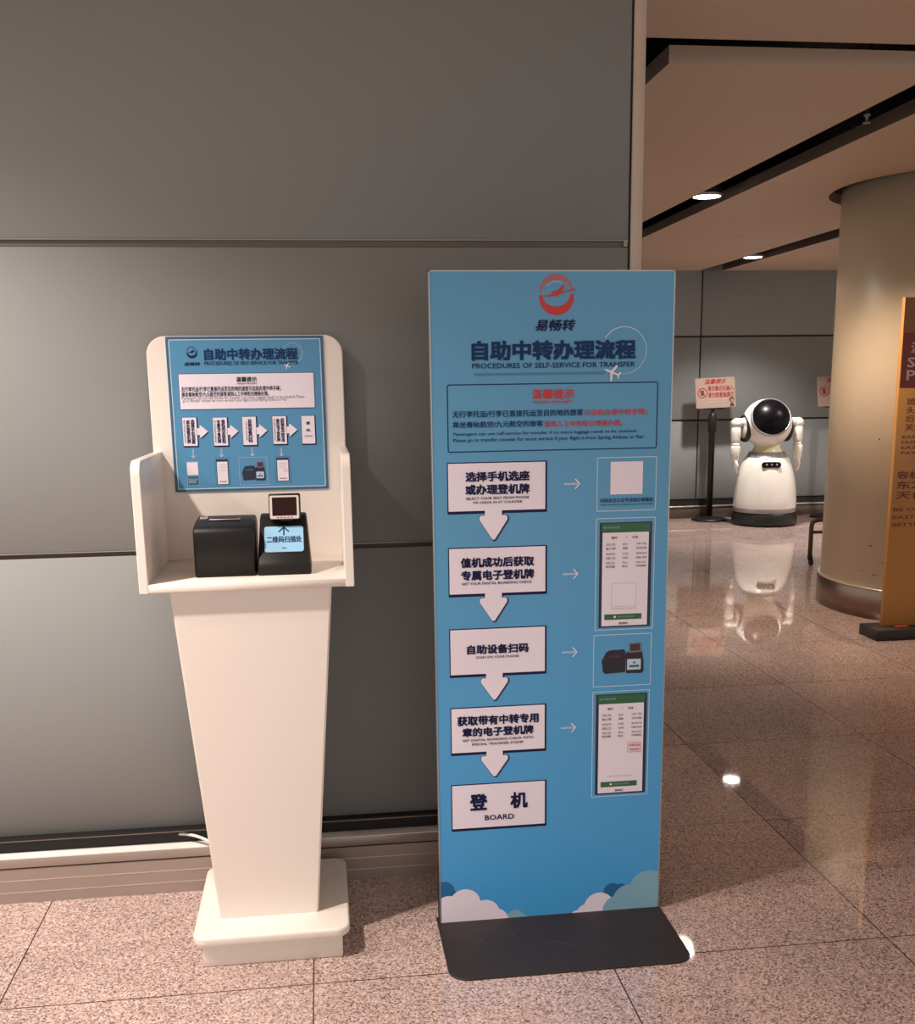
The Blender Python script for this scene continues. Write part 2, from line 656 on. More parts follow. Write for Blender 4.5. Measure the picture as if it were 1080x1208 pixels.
# ------------------------------------------------------------------ back wall
BY = 10.42
mb = MB()
xs = [-1.6, 0.11, 3.755, 7.4, 11.0]
zs = [0.18, 0.972, 1.78, 2.74]
for xa, xb in zip(xs, xs[1:]):
    for za, zb in zip(zs, zs[1:]):
        mb.box((xa + 0.008, BY, za + 0.009), (xb - 0.008, BY + 0.05, zb - 0.009), WALL, 0.003, 1)
mb.box((-1.6, BY + 0.02, 0), (11, BY + 0.25, 2.74), SEAM)
struct(mb.build('wall_back'), 'far grey panelled wall behind the robot', 'wall')
mb = MB()
mb.box((-1.6, BY - 0.012, 0.125), (11, BY + 0.03, 0.178), BLACKGAP)
mb.box((-1.6, BY - 0.05, 0.112), (11, BY + 0.03, 0.125), STEEL_LINE, 0.003, 2)
mb.box((-1.6, BY - 0.04, 0.0), (11, BY + 0.03, 0.112), mat('brown_steel_skirting', (104, 90, 82), 0.4, 0.4), 0.002, 1)
struct(mb.build('baseboard_back'), 'steel skirting along the far grey wall', 'baseboard')

# ------------------------------------------------------------------ ceiling
CH, CT = 2.40, 0.058
CC = (3.74, 6.0)          # column centre
HOLE_R = 0.78
S1 = (2.215, 2.45)
S2 = (3.73, 3.955)
S3 = (5.30, 5.53)


def ceil_panel(poly):
    m_ = MB()
    m_.prism(poly, 'z', CH, CH + CT, CEIL)
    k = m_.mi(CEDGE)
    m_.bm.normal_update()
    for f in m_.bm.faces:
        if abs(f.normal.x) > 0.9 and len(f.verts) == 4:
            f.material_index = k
    return m_


def rect(x0, x1, y0, y1):
    return [(x0, y0), (x1, y0), (x1, y1), (x0, y1)]


panels = [rect(0.86, S1[0], -1.5, 3.525), rect(S1[1], S2[0], -1.5, 3.525), rect(S2[1], S3[0], -1.5, 3.525), rect(S3[1], 11, -1.5, 3.525),
          rect(1.222, S1[0], 3.79, 8.05), rect(1.222, S1[0], 8.056, BY), rect(S1[1], S2[0], 8.056, BY), rect(S2[1], S3[0], 8.056, BY),
          rect(S3[1], 11, 3.79, 8.05), rect(S3[1], 11, 8.056, BY), rect(-1.6, 0.858, 3.09, BY), rect(0.86, 1.0, 3.79, BY)]
arcL = []
for k in range(33):
    dx = S2[0] - CC[0]
    a0 = math.acos(dx / HOLE_R)
    a = -a0 - (2 * math.pi - 2 * a0) * k / 32
    arcL.append((CC[0] + HOLE_R * math.cos(a), CC[1] + HOLE_R * math.sin(a)))
panels.append([(S1[1], 3.79), (S2[0], 3.79)] + arcL + [(S2[0], 8.05), (S1[1], 8.05)])
arcR = []
for k in range(33):
    dx = S2[1] - CC[0]
    a0 = math.acos(dx / HOLE_R)
    a = a0 - 2 * a0 * k / 32
    arcR.append((CC[0] + HOLE_R * math.cos(a), CC[1] + HOLE_R * math.sin(a)))
panels.append([(S2[1], 3.79), (S3[0], 3.79), (S3[0], 8.05), (S2[1], 8.05)] + arcR)
first = None
for p in panels:
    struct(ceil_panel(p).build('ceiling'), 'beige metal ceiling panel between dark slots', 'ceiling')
mb = MB()
mb.box((0.86, -1.5, 2.72), (11, BY + 0.1, 2.80), PLENUM)
mb.box((-1.6, 3.09, 2.72), (0.86, BY + 0.1, 2.80), PLENUM)
mb.box((0.84, -1.5, 2.40), (0.86, WY, 2.6), CEIL)
mb.box((-3.2, -1.5, 2.6), (0.86, WY + 0.25, 2.68), CEIL)
struct(mb.build('ceiling_slab'), 'black void above the ceiling panels', 'ceiling')

# ------------------------------------------------------------------ column
COL_R = 0.708
mb = MB()
seg = 96
mb.lathe([(COL_R, 0.0), (COL_R, 2.72)], COLUMN, seg, (CC[0], CC[1], 0))
col = struct(mb.build('column'), 'round beige column rising through a hole in the ceiling', 'column')
mb = MB()
mb.lathe([(COL_R, 0.0), (COL_R + 0.02, 0.0), (COL_R + 0.02, 0.168), (COL_R + 0.017, 0.172), (COL_R, 0.172)], mat('dark_steel_band', (132, 114, 104), 0.28, 0.9, 0.06, 3), seg, (CC[0], CC[1], 0), close=False)
mb.lathe([(COL_R, 0.1722), (COL_R + 0.0185, 0.1722), (COL_R + 0.0185, 0.1755), (COL_R, 0.177)], STEEL_LINE, seg, (CC[0], CC[1], 0), close=False)
mb.build('base_band', col)
scuff = mat('dark_scuff', (92, 72, 58), 0.7)
mb = MB()
for ang, z, wd, h in ((205, 0.42, 0.02, 0.008), (212, 0.33, 0.012, 0.005), (208, 0.255, 0.03, 0.004), (216, 0.245, 0.04, 0.004), (201, 0.27, 0.010, 0.007), (232, 0.30, 0.012, 0.02), (206, 1.02, 0.01, 0.012), (222, 0.41, 0.05, 0.002)):
    pts = []
    for t in (-1, -.4, .4, 1):
        a = math.radians(ang) + t * wd / COL_R / 2
        pts.append((CC[0] + (COL_R + .0012) * math.cos(a), CC[1] + (COL_R + .0012) * math.sin(a)))
    lo = [(pts[i][0], pts[i][1], z - h / 2 * (0.3 if i in (0, 3) else 1)) for i in range(4)]
    hi = [(pts[i][0], pts[i][1], z + h / 2 * (0.3 if i in (0, 3) else 1)) for i in range(4)]
    for i in range(3):
        mb.face([lo[i], lo[i + 1], hi[i + 1], hi[i]], scuff)
mb.build('scuff_mark', col)

# ------------------------------------------------------------------ downlights and sprinkler
def downlight(x, y, label):
    t = thing('downlight', label, 'ceiling light', (x, y, CH), 'downlights in the ceiling slots')
    m_ = MB()
    m_.lathe([(0.076, 0.012), (0.086, 0.012), (0.087, 0.0), (0.076, 0.0)], GREYW, 40, (x, y, CH - 0.006), close=False)
    m_.build('trim_ring', t, (x, y, CH))
    m_ = MB()
    m_.lathe([(0, -0.001), (0.077, -0.001), (0.077, 0.010), (0, 0.010)], LENS, 40, (x, y, CH - 0.004))
    m_.build('lens', t, (x, y, CH))
    m_ = MB()
    m_.lathe([(0.080, 0.008), (0.080, 0.18), (0.03, 0.20), (0.03, 0.322), (0, 0.322)], BLACKGAP, 32, (x, y, CH), close=False)
    m_.build('housing', t, (x, y, CH))


downlight(2.285, 6.32, 'round lit downlight in the ceiling slot nearer the cream trim, larger of two')
downlight(3.80, 9.31, 'round lit downlight in the far ceiling slot above the robot, smaller of two')
t = thing('sprinkler', 'small metal sprinkler head hanging in the dark ceiling slot', 'sprinkler', (2.335, 4.56, 2.72))
mb = MB()
mb.tube([(2.335, 4.56, 2.722), (2.335, 4.56, 2.43)], 0.009, BLACKM)
mb.build('pipe', t)
mb = MB()
mb.lathe([(0.0, 2.40), (0.016, 2.40), (0.016, 2.403), (0.006, 2.405), (0.006, 2.425), (0.014, 2.428), (0.014, 2.438), (0, 2.438)], STEEL, 20, (2.335, 4.56, 0))
mb.build('head', t)

# ------------------------------------------------------------------ self-service kiosk
KX = -0.165
kiosk = thing('kiosk_stand', 'white lacquered kiosk stand with tapering pedestal against the grey wall', 'kiosk', (KX, 2.56, 0))
mb = MB()
mb.box((-0.323, 2.381, 0), (0.009, 2.745, 0.058), WHITE, 0.002, 1)
mb.build('plinth', kiosk)
mb = MB()
mb.prism(rrect(-0.344, 0.028, 2.366, 2.768, 0.035, 8), 'z', 0.058, 0.081, WHITE, 0.006, seg=3, smooth=True)
mb.build('base_cap', kiosk)
# tapering pedestal
mb = MB()
t = bmesh.new()
top = [(-0.350, 2.447), (0.0165, 2.447), (0.0165, 2.73), (-0.350, 2.73)]
bot = [(-0.2855, 2.460), (-0.0475, 2.460), (-0.0475, 2.71), (-0.2855, 2.71)]
A = [t.verts.new((x, y, 0.080)) for x, y in bot]
B = [t.verts.new((x, y, 0.903)) for x, y in top]
t.faces.new(A[::-1]); t.faces.new(B)
for i in range(4):
    t.faces.new([A[i], A[(i + 1) % 4], B[(i + 1) % 4], B[i]])
bmesh.ops.bevel(t, geom=[e for e in t.edges if abs(e.verts[0].co.z - e.verts[1].co.z) > .5], offset=0.004, segments=2, affect='EDGES')
mb.merge(t, WHITE)
mb.build('pedestal', kiosk)
KL, KR, KF, KB = -0.412, 0.068, 2.424, 2.78
mb = MB()
mb.box((KL + 0.02, KF, 0.902), (KR - 0.02, KB, 0.921), WHITE, 0.0015, 1)
mb.build('shelf', kiosk)
for side, x0, x1, zt in ((0, KL, KL + 0.0205, 1.197), (1, KR - 0.0205, KR, 1.203)):
    mb = MB()
    mb.prism([(KF, 0.902), (KB, 0.902), (KB, zt)] + [(KF + 0.03 + 0.03 * math.cos(math.radians(a)), zt - 0.03 + 0.03 * math.sin(math.radians(a))) for a in range(90, 181, 10)],
             'x', x0, x1, WHITE, 0.0015, seg=1)
    mb.build('side_panel', kiosk)
mb = MB()
mb.prism(rrect(KL, KR, 0.902, 1.477, 0.045, 8, (0, 0, 1, 1)), 'y', KB, KB + 0.02, WHITE, 0.002, seg=1)
mb.build('back_panel', kiosk)

# ---- poster on the kiosk's back panel
PY = KB
PB = (-0.364, 0.0205, 1.094, 1.4755)


def zk(x, y):            # zoomed crop of the poster -> photograph position -> plane
    return on_plane(160 + x / 4.32, 380 + y / 4.32, PY)


poster = MB()
poster.box((PB[0], PY - 0.003, PB[2]), (PB[1], PY, PB[3]), POSTERBLUE)
poster = poster.build('poster', kiosk)
PY -= 0.0032


def kbox(x0, y0, x1, y1):
    a, b = zk(x0, y0), zk(x1, y1)
    return a[0], b[0], b[1], a[1]


p = Print(PY)
p.frame(PB[0], PB[1], PB[2], PB[3], 0.0068, DUSTYBLUE, 1)
p.frame(PB[0] + 0.0068, PB[1] - 0.0068, PB[2] + 0.0068, PB[3] - 0.0068, 0.0022, LIGHTLINE, 1, 0.004)
p.build('border', poster)
p = Print(PY)
p.text('自助中转办理流程', *kbox(347, 135, 828, 190), DEEP, 3, 0.035)
p.text('PROCEDURES OF SELF-SERVICE FOR TRANSFER', *kbox(350, 201, 830, 214), DEEP, 3, 0.012)
p.build('title_lettering', poster)


def logo(p, c, r, k, dark, fade, planem):
    """e-shaped ring: heavy lower crescent, fading upper arc, small aeroplane across the middle"""
    cx, cz = c
    p.arc(cx, cz, r * 0.80, 183, 362, r * 0.10, r * 0.14, dark, k, tm=r * 0.42)
    p.arc(cx, cz, r * 0.82, 12, 100, r * 0.10, r * 0.30, fade, k)
    p.arc(cx, cz, r * 0.82, 100, 176, r * 0.30, r * 0.08, fade, k)
    p.arc(cx, cz, r * 0.60, 60, 150, r * 0.06, r * 0.05, PALE, k, tm=r * .12)
    # swoosh and aeroplane
    p.poly([(cx - r * 1.02, cz - r * .12), (cx - r * .3, cz - r * .02), (cx + r * .98, cz + r * .26), (cx + r * .98, cz + r * .20), (cx - r * .3, cz - r * .12)], planem, k + 1)
    p.poly([(cx - r * .25, cz - r * .08), (cx + r * .30, cz + r * .42), (cx + r * .42, cz + r * .42), (cx + r * .30, cz + r * .16), (cx + r * .05, cz - r * .12)], planem, k + 1.25)
    p.poly([(cx - r * .28, cz + r * .05), (cx - r * .10, cz + r * .16), (cx + r * .12, cz + r * .14), (cx - r * .05, cz - r * .05)], planem, k + 1.5)


def plane_icon(p, c, s, k, m):
    """little aeroplane silhouette seen from above, nose up to the right"""
    cx, cz = c
    body = [(-1.0, -.10), (.55, -.12), (.95, 0), (.55, .12), (-1.0, .10)]
    wing = [(.15, 0), (-.25, .95), (-.48, .95), (-.2, 0), (-.48, -.95), (-.25, -.95)]
    tail = [(-.75, 0), (-.98, .42), (-1.12, .42), (-1.0, 0), (-1.12, -.42), (-.98, -.42)]
    ca, sa = math.cos(math.radians(158)), math.sin(math.radians(158))
    for i, q in enumerate((body, wing, tail)):
        p.poly([(cx + s * (u * ca - v * sa), cz + s * (u * sa + v * ca)) for u, v in q], m, k + .2 * i)


p = Print(PY)
logo(p, zk(286, 153), 0.0145, 2, NAVY, DUSTYBLUE, NAVY)
p.text('易畅转', *kbox(247, 205, 330, 222), NAVY, 2, 0.025, 0.15)
p.build('logo', poster)
p = Print(PY)
c = zk(800, 158)
p.arc(c[0], c[1], 0.0245, 150, -110, 0.0005, 0.0012, LIGHTLINE, 2, n=40)
plane_icon(p, zk(770, 222), 0.0085, 4, PWHITE)
p.build('ring_emblem', poster)
p = Print(PY)
x0, x1, z0, z1 = kbox(218, 266, 914, 434)
p.rect(x0 - .0012, x1 + .0015, z0 - .0016, z1 + .0012, NAVY, 1)
p.rect(x0, x1, z0, z1, PWHITE, 2)
nb = p.build('notice_box', poster)
L1 = '无行李托运/行李已直接托运至目的地的旅客可自助办理中转手续；'
L2 = '乘坐春秋航空/九元航空的旅客请到人工中转柜台继续办理。'
E1 = 'Passengers can use self-service for transfer if no more luggage needs to be checked;'
E2 = 'Please go to transfer counter for more service if your flight is from Spring Airlines or 9air .'
p = Print(PY)
p.text('温馨提示', *kbox(512, 279, 619, 304), DEVINK, 3, 0.03)
p.text('WARM PROMPT', *kbox(516, 309, 620, 317), INKGREY, 3, 0.012)
p.text(L1, *kbox(232, 330, 742, 350), NAVY, 3, 0.016)
p.text(L2, *kbox(234, 357, 680, 375), NAVY, 3, 0.016)
p.text(E1 + ' Please', *kbox(235, 380, 862, 391), INKGREY, 3)
p.text(E2[7:], *kbox(240, 394, 780, 405), INKGREY, 3)
p.build('notice_lettering', poster)
STEPS_V = [((237, 487, 318, 630), '选\n择\n手\n机\n选\n座', '或\n办\n理\n登\n机\n牌', 'SELECT YOUR SEAT FROM PHONE'),
           ((393, 487, 473, 628), '值\n机\n成\n功\n后\n获\n取', '专\n属\n电\n子\n登\n机\n牌', 'GET YOUR DIGITAL BOARDING'),
           ((543, 483, 620, 625), '自\n助\n设\n备\n扫\n码', None, 'SCAN ON YOUR PHONE'),
           ((697, 480, 773, 620), '获\n取\n带\n有\n中\n转\n专\n用', '章\n的\n电\n子\n登\n机\n牌', 'GET DIGITAL BOARDING CHECK'),
           ((845, 478, 917, 618), None, None, None)]
for q, (b, ca, cb, en) in enumerate(STEPS_V):
    x0, x1, z0, z1 = kbox(*b)
    p = Print(PY)
    p.rect(x0 - .0008, x1 + .003, z0 - .0035, z1 + .0008, NAVY, 1)
    p.rect(x0, x1, z0, z1, PWHITE, 3)
    if q < 4:
        zc = (z0 + z1) / 2
        tip = x1 + 0.0272
        arrow = [(x1 - .001, zc - .0085), (x1 + .007, zc - .0085), (x1 + .007, zc - .014), (x1 + .009, zc - .0155), (tip, zc), (x1 + .009, zc + .0155), (x1 + .007, zc + .014), (x1 + .007, zc + .0085), (x1 - .001, zc + .0085)]
        p.poly([(u + .0018, v - .0022) for u, v in arrow], NAVY, 1)
        p.poly(arrow, PWHITE, 3)
    so = p.build('step_box', poster)
    p = Print(PY)
    wd = x1 - x0
    if q < 4:
        if cb:
            p.text(ca, x1 - wd * .42, x1 - wd * .14, z0 + .005, z1 - .005, NAVY, 4, 0.03, line=0.9)
            p.text(cb, x1 - wd * .74, x1 - wd * .48, z0 + .006, z1 - .006, NAVY, 4, 0.03, line=0.9)
            p.text(en, x0 + wd * .08, x0 + wd * .18, z0 + .008, z1 - .006, INKGREY, 4, 0.01, rot=True)
        else:
            p.text(ca, x1 - wd * .62, x1 - wd * .30, z0 + .006, z1 - .005, NAVY, 4, 0.03, line=0.9)
            p.text(en, x0 + wd * .22, x0 + wd * .32, z0 + .012, z1 - .012, INKGREY, 4, 0.01, rot=True)
    else:
        p.text('登', x0 + wd * .34, x0 + wd * .66, z1 - .0215, z1 - .0145, NAVY, 4, 0.03)
        p.text('机', x0 + wd * .34, x0 + wd * .66, z1 - .0390, z1 - .0320, NAVY, 4, 0.03)
        p.text('BOARD', x0 + wd * .2, x0 + wd * .8, z1 - .0520, z1 - .0485, INKGREY, 4, 0.01)
    p.build('lettering', poster)
for (cx, ya, yb) in ((292, 648, 692), (437, 645, 686), (594, 642, 683), (742, 640, 681)):
    p = Print(PY)
    a, b = zk(cx, ya), zk(cx, yb)
    for dx in (-.0012, .0012):
        p.line([(a[0] + dx, a[1]), (a[0] + dx, b[1] + .002)], .0007, PWHITE, 2)
    p.line([(a[0] - .005, b[1] + .005), (a[0], b[1]), (a[0] + .005, b[1] + .005)], .0009, PWHITE, 2)
    p.build('small_arrow', poster)


def phone_print(p, x0, x1, z0, z1, k, stamp, big):
    """printed phone screenshot: dark body, green bar, pale ticket page, green button"""
    W, H = x1 - x0, z1 - z0
    p.rect(x0, x1, z0, z1, PHONEDARK, k)
    X = lambda u: x0 + u * W
    Z = lambda v: z1 - v * H
    p.rect(X(.04), X(.97), Z(.09), Z(.01), PHONEGREEN if big else PHONEDARK, k + 1)
    p.rect(X(.055), X(.94), Z(.985), Z(.095), PWHITE, k + 1)
    if big:
        p.text('电子登机牌', X(.07), X(.38), Z(.058), Z(.035), PALE, k + 2)
        p.disc(X(.90), Z(.05), W * .03, DUSTYBLUE, k + 2)
        p.text('福州', X(.22), X(.33), Z(.155), Z(.13), INKGREY, k + 2, .02)
        p.text('→', X(.49), X(.53), Z(.148), Z(.135), INKGREY, k + 2, .02)
        p.text('天津', X(.62), X(.73), Z(.155), Z(.13), INKGREY, k + 2, .02)
        rows = [('姓名', '座位号', '序号', .205, INKLIGHT), ('张小明', '8', '028', .245, INKGREY), ('航班号', '日期', '登机时间', .295, INKLIGHT), ('AB123', '08月', '08:30', .335, INKGREY),
                ('舱位', '登机口', '到达', .38, INKLIGHT), ('经济舱', 'B2', '中转旅客', .415, INKGREY)]
        for a, b, c, v, m in rows:
            p.text(a, X(.12), X(.30), Z(v + .012), Z(v - .012), m, k + 2, .01)
            p.text(b, X(.44), X(.54), Z(v + .010), Z(v - .010), m, k + 2, .01)
            p.text(c, X(.70), X(.90), Z(v + .010), Z(v - .010), m, k + 2, .01)
        if not stamp:
            p.frame(X(.24), X(.72), Z(.80), Z(.575), .0006, INKLIGHT, k + 2)
        p.text('请凭此页面登机 请勿折叠', X(.24), X(.72), Z(.825), Z(.812), INKLIGHT, k + 2)
        p.rect(X(.11), X(.83), Z(.925), Z(.872), PHONEGREEN, k + 2)
        p.disc(X(.31), Z(.898), W * .022, PWHITE, k + 3)
        p.text('保存到手机相册', X(.36), X(.68), Z(.908), Z(.888), PALE, k + 3)
        p.text('返回首页', X(.39), X(.56), Z(.972), Z(.952), DEVINK, k + 2, .02)
        if stamp:
            p.frame(X(.63), X(.90), Z(.585), Z(.485), .0012, PINK, k + 2, .003)
            p.text('中转专用', X(.66), X(.87), Z(.53), Z(.50), PINK, k + 2, .02)
            p.text('TRANSFER', X(.66), X(.87), Z(.57), Z(.545), PINK, k + 2, .02)
    else:
        for v in (.22, .32, .42):
            p.rect(X(.2), X(.8), Z(v + .015), Z(v), INKLIGHT, k + 2)
        p.rect(X(.2), X(.8), Z(.90), Z(.865), INKGREY, k + 2)
        if stamp:
            p.frame(X(.58), X(.92), Z(.60), Z(.50), .0007, PINK, k + 2, .001)


def device_print(p, x0, x1, z0, z1, k, m, m2):
    """printed picture of the printer and the scanner side by side"""
    W, H = x1 - x0, z1 - z0
    X = lambda u: x0 + u * W
    Z = lambda v: z1 - v * H
    p.poly([(X(.02), Z(.72)), (X(.0), Z(.55)), (X(.10), Z(.28)), (X(.18), Z(.22)), (X(.52), Z(.20)), (X(.56), Z(.28)), (X(.56), Z(.93)), (X(.08), Z(.96)), (X(.03), Z(.88))], m, k)
    p.poly([(X(.16), Z(.40)), (X(.47), Z(.38)), (X(.45), Z(.44)), (X(.18), Z(.46))], m2, k + 1)
    p.poly([(X(.56), Z(.36)), (X(.60), Z(.28)), (X(.94), Z(.26)), (X(.99), Z(.62)), (X(.99), Z(.92)), (X(.94), Z(.98)), (X(.58), Z(.97))], m, k)
    p.poly([(X(.63), Z(.02)), (X(.92), Z(.0)), (X(.93), Z(.30)), (X(.64), Z(.32))], INKGREY, k + 1)
    p.poly([(X(.66), Z(.05)), (X(.89), Z(.03)), (X(.90), Z(.25)), (X(.67), Z(.27))], DEVINK2, k + 2)
    p.rect(X(.60), X(.92), Z(.86), Z(.52), LIGHTLINE, k + 1, .0015)
    p.poly([(X(.73), Z(.66)), (X(.76), Z(.57)), (X(.80), Z(.66))], DUSTYBLUE, k + 2)
    p.rect(X(.65), X(.88), Z(.78), Z(.71), DUSTYBLUE, k + 2)


# pictures on the poster
p = Print(PY)
x0, x1, z0, z1 = kbox(258, 712, 327, 832)
p.frame(x0, x1, z0, z1, .0006, LIGHTLINE, 1)
p.rect(x0 + .0015, x1 - .0015, z0 + .026, z1 - .0015, PWHITE, 2)
p.rect(x0 + .002, x1 - .002, z0 + .002, z0 + .022, DUSTYBLUE, 2)
p.text('关注公众号\n自助值机', x0 + .003, x1 - .003, z0 + .006, z0 + .018, LIGHTLINE, 3, .01)
p.build('picture', poster)
for b, st in (((410, 700, 482, 826), False), ((717, 692, 790, 808), True)):
    p = Print(PY)
    x0, x1, z0, z1 = kbox(*b)
    phone_print(p, x0, x1 - .002, z0, z1, 1, st, False)
    p.frame(x0 - .003, x1 + .002, z0 - .004, z1 + .003, .0005, DUSTYBLUE, 1)
    p.build('picture', poster)
p = Print(PY)
x0, x1, z0, z1 = kbox(525, 690, 677, 828)
p.frame(x0, x1, z0, z1, .0007, LIGHTLINE, 1)
x0, x1, z0, z1 = kbox(540, 712, 666, 808)
device_print(p, x0, x1, z0, z1, 1, PHONEDARK, DUSTYBLUE)
p.build('picture', poster)

# ------------------------------------------------------------------ receipt printer on the shelf
SH = 0.9212
pr = thing('receipt_printer', 'black box receipt printer on the white kiosk shelf', 'printer', (-0.227, 2.58, SH))
mb = MB()
prof = [(2.500, SH), (2.500, SH + 0.095)]
prof += [(2.522 - 0.022 * math.cos(math.radians(a)), SH + 0.098 + 0.020 * math.sin(math.radians(a))) for a in (15, 35, 55, 75)]
prof += [(2.56, SH + 0.124), (2.63, SH + 0.128), (2.66, SH + 0.118), (2.668, SH + 0.10), (2.668, SH)]
mb.prism(prof, 'x', -0.2965, -0.1575, BLACKP, 0.006, seg=3, smooth=True)
mb.build('body', pr)
mb = MB()
mb.box((-0.2972, 2.512, SH + 0.004), (-0.1568, 2.66, SH + 0.010), BLACKGAP)
mb.build('seam_line', pr)
mb = MB()
M_ = Matrix.Translation((-0.227, 2.563, SH + 0.1262)) @ Matrix.Rotation(math.radians(4), 4, 'X')
mb.box((-0.036, -0.006, -0.001), (0.036, 0.006, 0.0022), STEEL, 0.001, 1, M_)
mb.box((-0.030, -0.002, 0.002), (0.030, 0.002, 0.0034), BLACKGAP, mtx=M_)
mb.build('paper_slot', pr)
mb = MB()
M_ = Matrix.Translation((-0.278, 2.598, SH + 0.1275)) @ Matrix.Rotation(math.radians(2), 4, 'X')
mb.box((-0.009, -0.014, -0.001), (0.008, 0.012, 0.0008), GREYW, mtx=M_)
mb.box((-0.006, -0.009, 0.0005), (0.005, 0.007, 0.0012), INKGREY, mtx=M_)
mb.build('sticker', pr)

# ------------------------------------------------------------------ code scanner
sc = thing('code_scanner', 'black wedge-shaped code scanner with tilted display beside the receipt printer', 'scanner', (-0.091, 2.56, SH))
mb = MB()
mb.prism([(2.498, SH), (2.494, SH + 0.022), (2.506, SH + 0.034), (2.568, SH + 0.130), (2.60, SH + 0.134), (2.63, SH + 0.10), (2.64, SH)], 'x', -0.1535, -0.0285, BLACKP, 0.005, seg=3, smooth=True)
body = mb.build('body', sc)
# side taper towards the top
for v in body.data.vertices:
    zrel = (v.co.z + body.location.z + sc.location.z - SH) / 0.134 if False else (v.co.z - SH) / 0.134
    v.co.x = -0.091 + (v.co.x + 0.091) * (1 - 0.13 * max(0, zrel))
slope = math.atan2(0.130 - 0.034, 2.568 - 2.506)
MS = Matrix.Translation((-0.0905, 2.5365, SH + 0.0815)) @ Matrix.Rotation(slope, 4, 'X')   # local z = outwards after rotation, y = up the slope
mb = MB()
mb.prism(rrect(-0.0455, 0.0455, -0.036, 0.030, 0.006, 5), 'z', -0.001, 0.0012, LABELBLUE, mtx=MS)
lab = mb.build('label', sc)
lab['label'] = 'pale blue label with an up arrow'
# lettering on the sloping label
mb = MB()


def slope_text(body_, x0, x1, y0, y1, m, bold):
    V, Fs, (bx0, bx1, by0, by1) = glyphs(body_, 0, 0, 1.0)
    i = mb.mi(m)
    for c, (du, dv) in enumerate(((0, 0), (bold, bold), (-bold, -bold), (bold, -bold), (-bold, bold))):
        vs = []
        for u, v in V:
            q = MS @ Vector((x0 + (u + du - bx0) / (bx1 - bx0) * (x1 - x0), y0 + (v + dv - by0) / (by1 - by0) * (y1 - y0), 0.0016 + c * .00008))
            vs.append(mb.bm.verts.new(q))
        for f in Fs:
            try:
                g = mb.bm.faces.new([vs[j] for j in f]); g.material_index = i
            except ValueError:
                pass


slope_text('二维码扫描处', -0.040, 0.041, -0.012, 0.004, DEEP, 0.022)
for a, b, wd in (((0, 0.008), (0, 0.0275), 0.0032), ((-0.011, 0.0165), (0, 0.0275), 0.0032), ((0.011, 0.0165), (0, 0.0275), 0.0032)):
    a, b = Vector(a), Vector(b)
    d = (b - a).normalized() * wd / 2
    n = Vector((-d.y, d.x))
    mb.face([MS @ Vector((*q, 0.0016)) for q in (a - d - n, b + d - n, b + d + n, a - d + n)], DEEP)
mb.face([MS @ Vector((x, y, 0.0016)) for x, y in ((-0.005, -0.0275), (0.005, -0.0275), (0.005, -0.0255), (-0.005, -0.0255))], DEEP)
mb.build('lettering', lab)
# tilted display on top
MD = Matrix.Translation((-0.086, 2.548, SH + 0.155)) @ Matrix.Rotation(math.radians(72), 4, 'X')
mb = MB()
mb.box((-0.037, -0.028, -0.020), (0.037, 0.032, -0.002), BLACKP, 0.003, 2, MD)
disp = mb.build('display', sc)
mb = MB()
mb.prism(rrect(-0.0345, 0.0335, -0.030, 0.026, 0.004, 4), 'z', -0.004, 0.0005, GREYW, 0.0008, MD, seg=1)
for k in range(5):
    mb.box((-0.018 + k * 0.008, -0.0275, 0.0004), (-0.014 + k * 0.008, -0.0255, 0.0010), BLACKP, mtx=MD)
mb.build('bezel', disp)
mb = MB()
mb.prism(rrect(-0.029, 0.028, -0.0225, 0.0215, 0.001, 2), 'z', -0.001, 0.0009, DARKSCREEN, mtx=MD)
mb.build('scan_window', disp)
mb = MB()
mb.box((-0.1, 2.553, SH + 0.118), (-0.070, 2.585, SH + 0.142), BLACKP, 0.003)
mb.build('neck', sc)

# white cable
mb = MB()
pts = []
for k in range(13):
    s = k / 12
    pts.append((-0.446 + 0.175 * s, 2.838 - 0.12 * s ** 1.3, 0.149 + 0.012 * math.sin(math.pi * s) - 0.028 * s ** 2))
pts = [(pts[0][0] - 0.03, 2.842, 0.1495)] + pts
mb.tube(pts, 0.0042, mat('white_cable', (232, 224, 218), 0.5), 10)
tag(mb.build('power_cable', origin=(-0.4, 2.80, 0.15)), 'white power cable running from the skirting recess to behind the kiosk', 'cable')

# ------------------------------------------------------------------ blue instruction sign
SGY = 2.5
SG = (0.262, 0.832, 0.004, 1.600)
sign = thing('floor_sign', 'tall blue instruction board with white step boxes on a black floor plate', 'sign', (0.547, 2.5, 0))
mb = MB()
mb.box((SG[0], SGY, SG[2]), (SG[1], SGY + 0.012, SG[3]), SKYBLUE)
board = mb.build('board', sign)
mb = MB()
for a, b in (((SG[0] - 0.003, SGY - 0.001, 0.004), (SG[0], SGY + 0.014, SG[3] + 0.003)), ((SG[1], SGY - 0.001, 0.004), (SG[1] + 0.003, SGY + 0.014, SG[3] + 0.003)),
             ((SG[0] - 0.003, SGY - 0.001, SG[3]), (SG[1] + 0.003, SGY + 0.014, SG[3] + 0.003))):
    mb.box(a, b, SILVER)
mb.build('edge_frame', sign)
mb = MB()
mb.prism(rrect(0.252, 0.838, 2.226, 2.53, 0.045, 8, (1, 1, 0, 0)), 'z', 0.0, 0.005, BLACKM, 0.0012, seg=1)
mb.build('floor_plate', sign)
mb = MB()
mb.box((0.256, SGY + 0.0145, 0.005), (0.839, SGY + 0.019, 0.165), BLACKM)
mb.build('back_plate', sign)
scratch = mat('grey_scratch', (96, 90, 94), 0.6)
